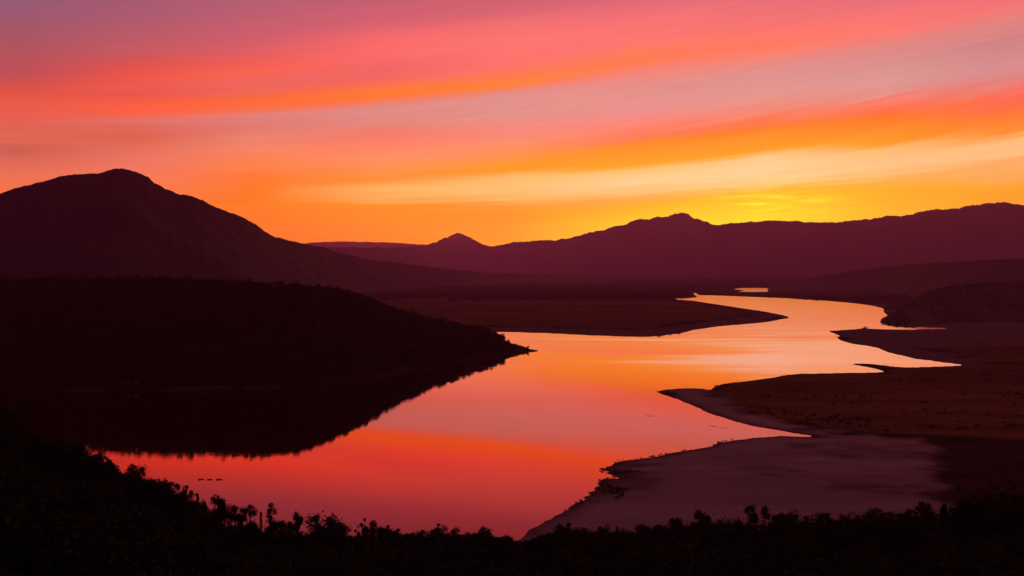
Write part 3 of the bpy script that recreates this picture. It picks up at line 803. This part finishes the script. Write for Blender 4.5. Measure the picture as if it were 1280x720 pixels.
# scrub on knoll
kx = [(random.uniform(1102, 1330), random.random()) for _ in range(1500)]
pos, hs, ws = [], [], []
for xp, t in kx:
    Dc = float(interp(KNOLL, np.array([xp]), 2)[0]); yy = float(interp(KNOLL, np.array([xp]), 1)[0])
    X, Y, Z = at(xp, yy, Dc)
    fr = min(100 + (xp - 1100) * 9, 480)
    D = Dc - fr * (1 - t)
    z = -4 + (Z + 4) * t ** 1.25 * (1 - 0.2 * math.sin(math.pi * t)) - 1
    pos.append((X / Y * D, D, z)); h = random.uniform(1.5, 4.5) * (0.4 + 0.6 * min(1, max(Z, 0) / 30)); hs.append(h); ws.append(h * 1.8)
wood_mass('scrub', pos, hs, ws, 26, M_WOOD, 'dark scrub covering the knoll on the right bank', 9, 'scrub', 0.22)
# marsh-edge bushes standing against the water by the middle flat
for xp, yp, h, lab in ((824, 420.2, 3.6, 'left bush on the water edge of the middle marsh'), (838, 418.2, 3.0, 'middle bush on the water edge of the middle marsh'), (849, 416.6, 4.2, 'right bush on the water edge of the middle marsh'),
                       (1082, 411.0, 4.5, 'low bush on the far spit at the right of the lagoon'), (896, 484.5, 2.6, 'bush at the neck of the near marsh spit')):
    X, Y = ground(xp, yp)
    plant('shrub', X, Y + 3, 0.3, h, h * 2.2, lab, 'bushes along the marsh edge')

# ------------------------------------------------------------------ small mud bars in the channel
def bar(x0, y0, x1, y1, width, label, seed):
    X0, Y0 = ground(x0, y0); X1, Y1 = ground(x1, y1)
    n = 26; V = []; Q = []
    for k in range(n):
        t = k / (n - 1); w = width * (math.sin(math.pi * t) ** 0.6) * (0.5 + float(fbm(np.array([k * 1.0]), np.array([seed * 1.0]), 4, 3, seed)[0])) + 0.05
        cx, cy = X0 + (X1 - X0) * t, Y0 + (Y1 - Y0) * t + math.sin(t * 7 + seed) * width * 0.4
        for s, z in ((-1, -0.3), (-0.5, 0.12), (0, 0.22), (0.5, 0.12), (1, -0.3)):
            V.append((cx, cy + s * w, z + 0.05 * math.sin(k * 2.1 + s)))
    for k in range(n - 1):
        for j in range(4):
            a = k * 5 + j; Q.append((a, a + 5, a + 6, a + 1))
    tag(link('mud_bar', mesh_np('mud_bar', V, Q, M_MUD)), label, 'mud bar', kind='structure')
bar(807, 519.8, 817, 520.2, 1.0, 'tiny mud bar alone off the tip of the near marsh spit', 2)
bar(886, 531.8, 898, 534.2, 0.7, 'left half of the broken mud bar under the near marsh spit', 3)
bar(901, 534.6, 911, 535.2, 1.0, 'right half of the broken mud bar under the near marsh spit', 4)

# ------------------------------------------------------------------ boats
def boat(xp, yp, length, rot, mat, label):
    X, Y = ground(xp, yp)
    e = bpy.data.objects.new('rowing_boat', None); col.objects.link(e)
    e.location = (X, Y, 0); e.rotation_euler = (0, 0, rot)
    tag(e, label, 'boat', 'small boats moored on the near water')
    L_, W_, D_ = length, length * 0.36, 0.75
    n = 13; V = []; Q = []
    sect = [(-1, 1.0), (-0.86, 0.35), (-0.45, -0.15), (0, -0.28), (0.45, -0.15), (0.86, 0.35), (1, 1.0),
            (0.92, 1.0), (0.78, 0.4), (0.4, 0.0), (0, -0.1), (-0.4, 0.0), (-0.78, 0.4), (-0.92, 1.0)]
    for k in range(n):
        t = k / (n - 1); w = W_ / 2 * (math.sin(math.pi * (0.18 + 0.82 * t) ** 0.9) ** 0.55 if t < 1 else 0) if t < 0.999 else 0.01
        sheer = 0.55 + 0.22 * (2 * t - 1) ** 2
        for s, z in sect:
            V.append(((t - 0.5) * L_, s * max(w, 0.02), z * sheer * D_))
    m = len(sect)
    for k in range(n - 1):
        for j in range(m):
            a = k * m + j; b = k * m + (j + 1) % m; Q.append((a, b, b + m, a + m))
    link('hull', mesh_np('hull', V, Q, mat), e)
    for px in (-0.22, 0.1):
        link('seat', mesh_np('seat', *boxvq(px * L_, 0, 0.3, 0.26, W_ * 0.84, 0.04), M_DOOR, False), e)
    link('outboard_motor', mesh_np('motor', *merge([boxvq(-L_ / 2 - 0.1, 0, 0.66, 0.34, 0.26, 0.44), boxvq(-L_ / 2 - 0.14, 0, 0.2, 0.1, 0.08, 0.8)]), M_DOOR, False), e)
def boxvq(cx, cy, cz, sx, sy, sz):
    v = np.array([(x, y, z) for z in (-1, 1) for x, y in ((-1, -1), (1, -1), (1, 1), (-1, 1))], float)
    v = v * np.array([sx / 2, sy / 2, sz / 2]) + np.array([cx, cy, cz])
    q = np.array([(3, 2, 1, 0), (4, 5, 6, 7), (0, 1, 5, 4), (1, 2, 6, 5), (2, 3, 7, 6), (3, 0, 4, 7)])
    return v, q
boat(251.5, 599.4, 3.6, 0.25, M_HULLP, 'faintest of three small boats, leftmost on the dark red water')
boat(262.3, 599.6, 3.3, -0.1, M_HULL, 'middle of three small dark boats on the red water')
boat(274.2, 599.6, 3.9, 0.15, M_HULL, 'rightmost of three small dark boats on the red water')

# ------------------------------------------------------------------ far farm buildings and shore sheds
def house(xp, yp, length, depth, wall, rise, rot, label, name='farmhouse', chim=True, nwin=4, grp=None, base=0.8):
    M_WALL = globals()['M_WALL' if name == 'farmhouse' else 'M_SHED']
    X, Y = ground(xp, yp, base)
    e = bpy.data.objects.new(name, None); col.objects.link(e)
    e.location = (X, Y, base - 0.3); e.rotation_euler = (0, 0, rot)
    tag(e, label, 'house' if name == 'farmhouse' else 'boathouse', grp)
    v, q = boxvq(0, 0, wall / 2, length, depth, wall)
    gv = []; gq = []
    for sx in (-1, 1):      # gable walls
        x = sx * (length / 2 - 0.01); b = len(gv)
        gv += [(x, -depth / 2, wall), (x, depth / 2, wall), (x, 0.01, wall + rise), (x, -0.01, wall + rise)]; gq.append((b, b + 1, b + 2, b + 3))
    w = link('wall', mesh_np('wall', *merge([(v, q), (np.array(gv), np.array(gq))]), M_WALL, False), e)
    o = 0.5; l = length / 2 + o; dd = depth / 2 + o; zl = wall - rise * o / (depth / 2)
    rv = []
    for z in (0.03, 0.3):
        rv += [(-l, -dd, zl + z), (l, -dd, zl + z), (l, 0, wall + rise + z), (-l, 0, wall + rise + z), (-l, dd, zl + z), (l, dd, zl + z)]
    rq = [(0, 3, 2, 1), (3, 4, 5, 2), (6, 7, 8, 9), (9, 8, 11, 10), (0, 1, 7, 6), (4, 10, 11, 5), (0, 6, 9, 3), (3, 9, 10, 4), (1, 2, 8, 7), (2, 5, 11, 8)]
    r = link('roof', mesh_np('roof', rv, rq, M_ROOF, False), e)
    if chim:
        link('chimney', mesh_np('chimney', *boxvq(length * 0.32, 0, wall + rise + 0.7, 0.9, 0.9, 2.2), M_WALL, False), r)
    link('door', mesh_np('door', *boxvq(length * 0.05, -depth / 2 - 0.02, min(wall * 0.4, 1.1), 1.2, 0.08, min(wall * 0.8, 2.2)), M_DOOR, False), e)
    for k in range(nwin):
        px = -length / 2 + length * (k + 0.5) / nwin
        if abs(px - length * 0.05) < 1.3: continue
        f = link('window', mesh_np('window', *boxvq(px, -depth / 2 - 0.02, wall * 0.55, 1.5, 0.10, 1.3), M_DOOR, False), e)
        link('pane', mesh_np('pane', *boxvq(px, -depth / 2 - 0.06, wall * 0.55, 1.3, 0.06, 1.1), M_GLASS, False), f)
G = 'pale farm buildings on the far flats'
house(577, 356.2, 30, 12, 7.5, 4, 0.15, 'brightest pale farmhouse under the cone peak, middle of three', nwin=6, grp=G)
house(590.5, 356.0, 26, 10, 6, 3.5, -0.2, 'pale farmhouse right of the brightest one on the far flats', nwin=5, grp=G)
house(552.5, 356.6, 34, 12, 6, 3.5, 0.3, 'faint farmhouse left of the brightest one on the far flats', nwin=6, grp=G)
G2 = 'sheds on the beach under the wooded hill'
for xp, L_, lab in ((158, 7, 'left one of two small sheds on the shore under the hill'), (170, 6, 'right one of two small sheds on the shore under the hill')):
    S = float(np.interp(xp, hx, hS)) + 7
    z = float(hill_height(xp, S))
    dx, dy, dz = ray(xp, 488)
    yy = 360 + F * math.tan(math.atan((H - z) / (S)) - PITCH)
    house(xp, yy, L_, 4.5, 2.8, 1.5, 0.2, lab, 'boathouse', False, 2, G2, base=z)

# ------------------------------------------------------------------ haze
KD = 4.2e-5
def haze():
    m, nt, out = new_mat('evening_haze')
    v = nt.nodes.new('ShaderNodeVolumePrincipled')
    v.inputs['Density'].default_value = KD
    v.inputs['Color'].default_value = (1.0, 0.34, 0.90, 1)
    v.inputs['Anisotropy'].default_value = 0.6
    nt.links.new(v.outputs['Volume'], out.inputs['Volume'])
    TOP = 1360
    vv, qq = boxvq(0, 0, (TOP - 8) / 2, 70000, 70000, TOP + 8)
    o = link('haze', mesh_np('haze', vv, qq, m, False))
    tag(o, 'thin violet evening haze over the whole valley', 'haze', kind='stuff')
haze()

# ------------------------------------------------------------------ sky
def s2l(c):
    return [((v / 255 + 0.055) / 1.055) ** 2.4 if v / 255 > 0.04045 else v / 255 / 12.92 for v in c]
KS = 0.115
def warp_k(el): return KS * max(0.0, min(1.0, (el - 2.2) / 7.7))
def elaz(x, y):
    dx, dy, dz = ray(x, y)
    return math.degrees(math.atan2(dz, math.hypot(dx, dy))), math.degrees(math.atan2(dx, dy))
COLS = {
 30: [(0, 150, 88, 115), (40, 165, 85, 100), (65, 180, 82, 92), (90, 192, 78, 85), (108, 215, 78, 68), (122, 232, 85, 65), (140, 232, 92, 78), (160, 222, 98, 82), (175, 222, 102, 85), (187, 205, 92, 82), (200, 222, 102, 85), (220, 238, 112, 85), (250, 248, 115, 60), (290, 250, 110, 40)],
 170: [(0, 165, 88, 112), (30, 178, 88, 105), (60, 195, 88, 95), (75, 212, 82, 80), (90, 235, 82, 68), (105, 240, 88, 75), (118, 235, 85, 75), (130, 252, 92, 62), (143, 250, 95, 65), (152, 228, 112, 102), (165, 222, 98, 82), (175, 222, 98, 78), (188, 230, 112, 95), (210, 240, 118, 95), (225, 248, 120, 90), (280, 252, 112, 30)],
 320: [(0, 182, 92, 112), (20, 190, 92, 108), (45, 205, 92, 105), (65, 225, 92, 95), (80, 240, 92, 80), (90, 252, 98, 75), (103, 235, 100, 92), (115, 240, 100, 75), (128, 255, 105, 45), (138, 250, 110, 75), (145, 222, 128, 125), (160, 225, 120, 108), (172, 235, 130, 110), (190, 248, 130, 95), (205, 255, 128, 75), (220, 255, 120, 50), (240, 255, 118, 40), (260, 255, 122, 30), (295, 255, 115, 25)],
 480: [(0, 195, 92, 110), (30, 215, 95, 108), (50, 250, 105, 102), (70, 250, 105, 100), (85, 238, 98, 98), (100, 245, 100, 92), (112, 255, 120, 45), (121, 255, 118, 40), (127, 240, 120, 100), (135, 222, 138, 130), (150, 225, 135, 128), (165, 240, 122, 105), (180, 255, 125, 100), (195, 255, 140, 100), (210, 252, 145, 80), (222, 250, 140, 55), (228, 252, 150, 65), (236, 255, 178, 100), (250, 252, 165, 85), (257, 255, 140, 40), (275, 255, 135, 25), (300, 255, 128, 20)],
 640: [(0, 208, 95, 108), (15, 215, 98, 110), (30, 240, 110, 110), (50, 252, 115, 108), (80, 252, 112, 105), (95, 250, 118, 75), (103, 255, 130, 45), (110, 250, 120, 80), (118, 222, 142, 138), (145, 225, 145, 135), (160, 245, 132, 120), (175, 248, 138, 110), (195, 255, 145, 75), (207, 255, 150, 35), (213, 252, 150, 30), (220, 252, 185, 110), (235, 250, 190, 115), (248, 250, 180, 100), (258, 252, 150, 60), (270, 255, 145, 30), (285, 255, 150, 10), (300, 255, 150, 5)],
 800: [(0, 220, 100, 115), (25, 245, 112, 112), (50, 250, 115, 108), (65, 255, 120, 85), (78, 255, 120, 70), (90, 240, 128, 118), (110, 225, 142, 135), (135, 228, 142, 140), (155, 250, 130, 115), (170, 255, 118, 80), (180, 255, 135, 20), (195, 255, 150, 0), (207, 255, 160, 10), (214, 250, 195, 120), (228, 252, 205, 150), (240, 252, 190, 115), (250, 255, 165, 80), (258, 255, 175, 40), (270, 255, 190, 15), (280, 255, 200, 10)],
 960: [(0, 230, 108, 118), (20, 240, 112, 112), (40, 250, 115, 105), (60, 255, 118, 90), (72, 238, 130, 115), (90, 218, 140, 140), (120, 222, 148, 140), (138, 240, 130, 110), (148, 255, 115, 75), (158, 255, 115, 35), (168, 255, 140, 0), (186, 255, 150, 0), (192, 250, 175, 60), (198, 252, 205, 150), (220, 252, 205, 145), (232, 255, 195, 100), (239, 255, 180, 20), (250, 255, 196, 10), (262, 255, 206, 15), (275, 255, 214, 10)],
 1110: [(0, 228, 108, 118), (20, 245, 115, 115), (40, 250, 118, 108), (55, 225, 130, 125), (75, 215, 138, 138), (95, 215, 148, 142), (115, 220, 145, 140), (125, 245, 125, 110), (138, 255, 100, 60), (150, 255, 118, 20), (165, 255, 140, 5), (178, 255, 148, 5), (184, 250, 185, 110), (200, 252, 190, 130), (215, 252, 190, 130), (228, 255, 165, 50), (240, 255, 170, 10), (262, 255, 175, 15)],
 1250: [(0, 238, 108, 115), (15, 240, 120, 115), (30, 220, 128, 125), (55, 205, 128, 130), (80, 210, 138, 140), (100, 215, 132, 130), (112, 235, 118, 105), (122, 255, 100, 80), (140, 255, 105, 55), (155, 255, 125, 45), (168, 255, 145, 40), (174, 252, 185, 120), (190, 252, 190, 130), (210, 255, 165, 95), (225, 255, 165, 80), (235, 255, 155, 35), (250, 255, 155, 20), (285, 255, 150, 10)],
}
# above the frame the dusk sky falls off to a dim violet zenith: elevation, colour factor on the topmost tone
HIGH = [(24, (168, 72, 96)), (38, (132, 55, 76)), (60, (98, 41, 58)), (90, (80, 35, 50))]
EL0, EL1 = -4.0, 60.0
def build_world():
    w = bpy.data.worlds.new('World'); scene.world = w; w.use_nodes = True
    nt = w.node_tree; nt.nodes.clear(); N, L = nt.nodes, nt.links
    out = N.new('ShaderNodeOutputWorld'); bg = N.new('ShaderNodeBackground')
    L.new(bg.outputs['Background'], out.inputs['Surface'])
    def math_(op, a, b=None, c=None, clamp=False):
        n = N.new('ShaderNodeMath'); n.operation = op; n.use_clamp = clamp
        for i_, v in enumerate((a, b, c)):
            if v is None: continue
            if isinstance(v, (int, float)): n.inputs[i_].default_value = v
            else: L.new(v, n.inputs[i_])
        return n.outputs[0]
    tc = N.new('ShaderNodeTexCoord'); sp = N.new('ShaderNodeSeparateXYZ'); L.new(tc.outputs['Generated'], sp.inputs[0])
    X, Y, Z = sp.outputs
    el = math_('DEGREES', math_('ARCSINE', Z)) if False else math_('MULTIPLY', math_('ARCSINE', Z), 180 / math.pi)
    az = math_('MULTIPLY', math_('ARCTAN2', X, Y), 180 / math.pi)
    azc = math_('MINIMUM', math_('MAXIMUM', az, -36.0), 36.0)
    # streaky cloud displacement
    cv = N.new('ShaderNodeCombineXYZ')
    L.new(math_('MULTIPLY', azc, 0.035), cv.inputs[0])
    kk = math_('MULTIPLY', math_('DIVIDE', math_('SUBTRACT', el, 2.2), 7.7, clamp=True), KS)
    w0 = math_('SUBTRACT', el, math_('MULTIPLY', kk, azc))
    L.new(w0, cv.inputs[1])
    n1 = N.new('ShaderNodeTexNoise'); n1.inputs['Scale'].default_value = 1.1; n1.inputs['Detail'].default_value = 5; n1.inputs['Roughness'].default_value = 0.55
    L.new(cv.outputs[0], n1.inputs['Vector'])
    n2 = N.new('ShaderNodeTexNoise'); n2.inputs['Scale'].default_value = 4.5; n2.inputs['Detail'].default_value = 8; n2.inputs['Roughness'].default_value = 0.6
    L.new(cv.outputs[0], n2.inputs['Vector'])
    wv0 = math_('ADD', w0, math_('MULTIPLY', math_('SUBTRACT', n2.outputs['Fac'], 0.5), 0.8))
    wv = math_('ADD', wv0, math_('MULTIPLY', math_('SUBTRACT', n1.outputs['Fac'], 0.5), 0.42))
    fac = math_('DIVIDE', math_('SUBTRACT', wv, EL0), EL1 - EL0, clamp=True)
    xs_, ramps = [], []
    for x, tab in COLS.items():
        stops = []
        for (y, r, g, b) in tab:
            e_, a_ = elaz(x, y)
            stops.append((e_ - warp_k(e_) * a_, s2l((r, g, b))))
        a0 = elaz(x, 180)[1]
        t0 = stops[0]
        for e_, c_ in HIGH:
            if e_ <= EL1: stops.append((e_ - KS * a0, s2l(c_)))
        stops.sort(key=lambda s: s[0])
        r = N.new('ShaderNodeValToRGB'); els = r.color_ramp.elements; r.color_ramp.interpolation = 'LINEAR'
        def pos_(e_): return min(1, max(0, (e_ - EL0) / (EL1 - EL0)))
        els[0].position = pos_(stops[0][0]); els[0].color = (*stops[0][1], 1)
        els[1].position = pos_(stops[-1][0]); els[1].color = (*stops[-1][1], 1)
        for e_, c_ in stops[1:-1]:
            s = els.new(pos_(e_)); s.color = (*c_, 1)
        L.new(fac, r.inputs['Fac'])
        xs_.append(a0); ramps.append(r.outputs['Color'])
    c = ramps[0]
    for k in range(1, len(ramps)):
        mr = N.new('ShaderNodeMapRange'); mr.interpolation_type = 'SMOOTHSTEP' if False else 'LINEAR'
        mr.inputs['From Min'].default_value = xs_[k - 1]; mr.inputs['From Max'].default_value = xs_[k]
        L.new(az, mr.inputs['Value'])
        mx = N.new('ShaderNodeMix'); mx.data_type = 'RGBA'; L.new(mr.outputs['Result'], mx.inputs['Factor'])
        L.new(c, mx.inputs['A']); L.new(ramps[k], mx.inputs['B']); c = mx.outputs['Result']
    # thin wisps modulate brightness a little
    wis = N.new('ShaderNodeMapRange'); wis.inputs['From Min'].default_value = 0.3; wis.inputs['From Max'].default_value = 0.7
    wis.inputs['To Min'].default_value = 0.95; wis.inputs['To Max'].default_value = 1.05
    L.new(n2.outputs['Fac'], wis.inputs['Value'])
    # away from the sunset the sky is dark dusk
    aab = math_('ABSOLUTE', math_('SUBTRACT', az, 8.0))
    away = N.new('ShaderNodeMapRange'); away.interpolation_type = 'SMOOTHSTEP'
    away.inputs['From Min'].default_value = 42; away.inputs['From Max'].default_value = 100
    away.inputs['To Min'].default_value = 1.0; away.inputs['To Max'].default_value = 0.0
    L.new(aab, away.inputs['Value'])
    # zenith is the same tone all round: mix to the dusk colour away from the sunset
    dusk = N.new('ShaderNodeMix'); dusk.data_type = 'RGBA'
    L.new(away.outputs['Result'], dusk.inputs['Factor'])
    dusk.inputs['A'].default_value = (*s2l((78, 34, 50)), 1)
    L.new(c, dusk.inputs['B'])
    # light lost on the long path through the valley haze near the horizon
    tz = math_('MAXIMUM', math_('TANGENT', math_('MAXIMUM', math_('MULTIPLY', el, math.pi / 180), 0.0)), 0.0346)
    path = math_('DIVIDE', 1210.0, tz)
    boost = math_('EXPONENT', math_('MULTIPLY', path, KD))
    tot = math_('MULTIPLY', boost, wis.outputs['Result'])
    # thin bright streaks of cloud right over the hidden sun
    def bell(v, c0, wd):
        q_ = math_('DIVIDE', math_('SUBTRACT', v, c0), wd); return math_('EXPONENT', math_('MULTIPLY', math_('MULTIPLY', q_, q_), -1.0))
    cs = N.new('ShaderNodeCombineXYZ'); L.new(math_('MULTIPLY', azc, 0.22), cs.inputs[0]); L.new(math_('ADD', math_('MULTIPLY', el, 2.6), math_('MULTIPLY', azc, -0.13)), cs.inputs[1])
    n3 = N.new('ShaderNodeTexNoise'); n3.inputs['Scale'].default_value = 1.6; n3.inputs['Detail'].default_value = 4; L.new(cs.outputs[0], n3.inputs['Vector'])
    st = math_('MULTIPLY', math_('SUBTRACT', n3.outputs['Fac'], 0.47, clamp=True), 6.0, clamp=True)
    ga = math_('MULTIPLY', math_('MULTIPLY', bell(az, 15.8, 3.6), bell(el, 3.75, 0.75)), st)
    gm = N.new('ShaderNodeMix'); gm.data_type = 'RGBA'; L.new(math_('MULTIPLY', ga, 0.75), gm.inputs['Factor'])
    L.new(dusk.outputs['Result'], gm.inputs['A']); gm.inputs['B'].default_value = (1.05, 0.82, 0.07, 1)
    dusk = gm
    # what the lit haze itself adds on the way is not in the sky behind it
    gl = N.new('ShaderNodeVectorMath'); gl.operation = 'SCALE'; gl.inputs[0].default_value = HAZE_GLOW
    L.new(math_('SUBTRACT', 1.0, math_('DIVIDE', 1.0, boost)), gl.inputs['Scale'])
    sb = N.new('ShaderNodeVectorMath'); sb.operation = 'SUBTRACT'
    L.new(dusk.outputs['Result'], sb.inputs[0]); L.new(gl.outputs[0], sb.inputs[1])
    mxv = N.new('ShaderNodeVectorMath'); mxv.operation = 'MAXIMUM'; mxv.inputs[1].default_value = (0, 0, 0); L.new(sb.outputs[0], mxv.inputs[0])
    vm = N.new('ShaderNodeVectorMath'); vm.operation = 'SCALE'
    L.new(mxv.outputs[0], vm.inputs[0]); L.new(tot, vm.inputs['Scale'])
    # physical twilight scatter underneath
    sky = N.new('ShaderNodeTexSky'); sky.sky_type = 'NISHITA'; sky.sun_disc = False
    sky.sun_elevation = math.radians(SUN_EL); sky.sun_rotation = math.radians(SUN_AZ)
    sky.dust_density = 3.0; sky.ozone_density = 3.0
    sk = N.new('ShaderNodeVectorMath'); sk.operation = 'SCALE'; sk.inputs['Scale'].default_value = 0.01
    L.new(sky.outputs['Color'], sk.inputs[0])
    ad = N.new('ShaderNodeVectorMath'); ad.operation = 'ADD'
    L.new(vm.outputs[0], ad.inputs[0]); L.new(sk.outputs[0], ad.inputs[1])
    L.new(ad.outputs[0], bg.inputs['Color']); bg.inputs['Strength'].default_value = 1.0
HAZE_GLOW = (0.26, 0.02, 0.05)
SUN_EL, SUN_AZ = 1.0, math.degrees(math.atan(320 / F))
build_world()

sun = bpy.data.lights.new('sun', 'SUN'); sun.energy = 0.4; sun.angle = math.radians(0.6); sun.color = (1.0, 0.45, 0.15)
so = bpy.data.objects.new('sun', sun); col.objects.link(so)
d = Vector((math.sin(math.radians(SUN_AZ)) * math.cos(math.radians(SUN_EL)), math.cos(math.radians(SUN_AZ)) * math.cos(math.radians(SUN_EL)), math.sin(math.radians(SUN_EL))))
so.rotation_euler = d.to_track_quat('Z', 'Y').to_euler(); so.location = (0, 0, 900)

# ------------------------------------------------------------------ camera and render settings
cam = bpy.data.cameras.new('camera'); cam.sensor_width = 36; cam.lens = 36 * F / 1280
cam.clip_start = 0.5; cam.clip_end = 120000
co = bpy.data.objects.new('camera', cam); col.objects.link(co)
co.location = (0, 0, H); co.rotation_euler = (math.pi / 2 - PITCH, 0, 0)
scene.camera = co
scene.render.engine = 'CYCLES'
scene.cycles.use_denoising = True
scene.cycles.max_bounces = 6; scene.cycles.volume_bounces = 0; scene.cycles.diffuse_bounces = 2
scene.view_settings.view_transform = 'Standard'
try: scene.view_settings.look = 'None'
except Exception: pass
scene.view_settings.exposure = 0; scene.view_settings.gamma = 1
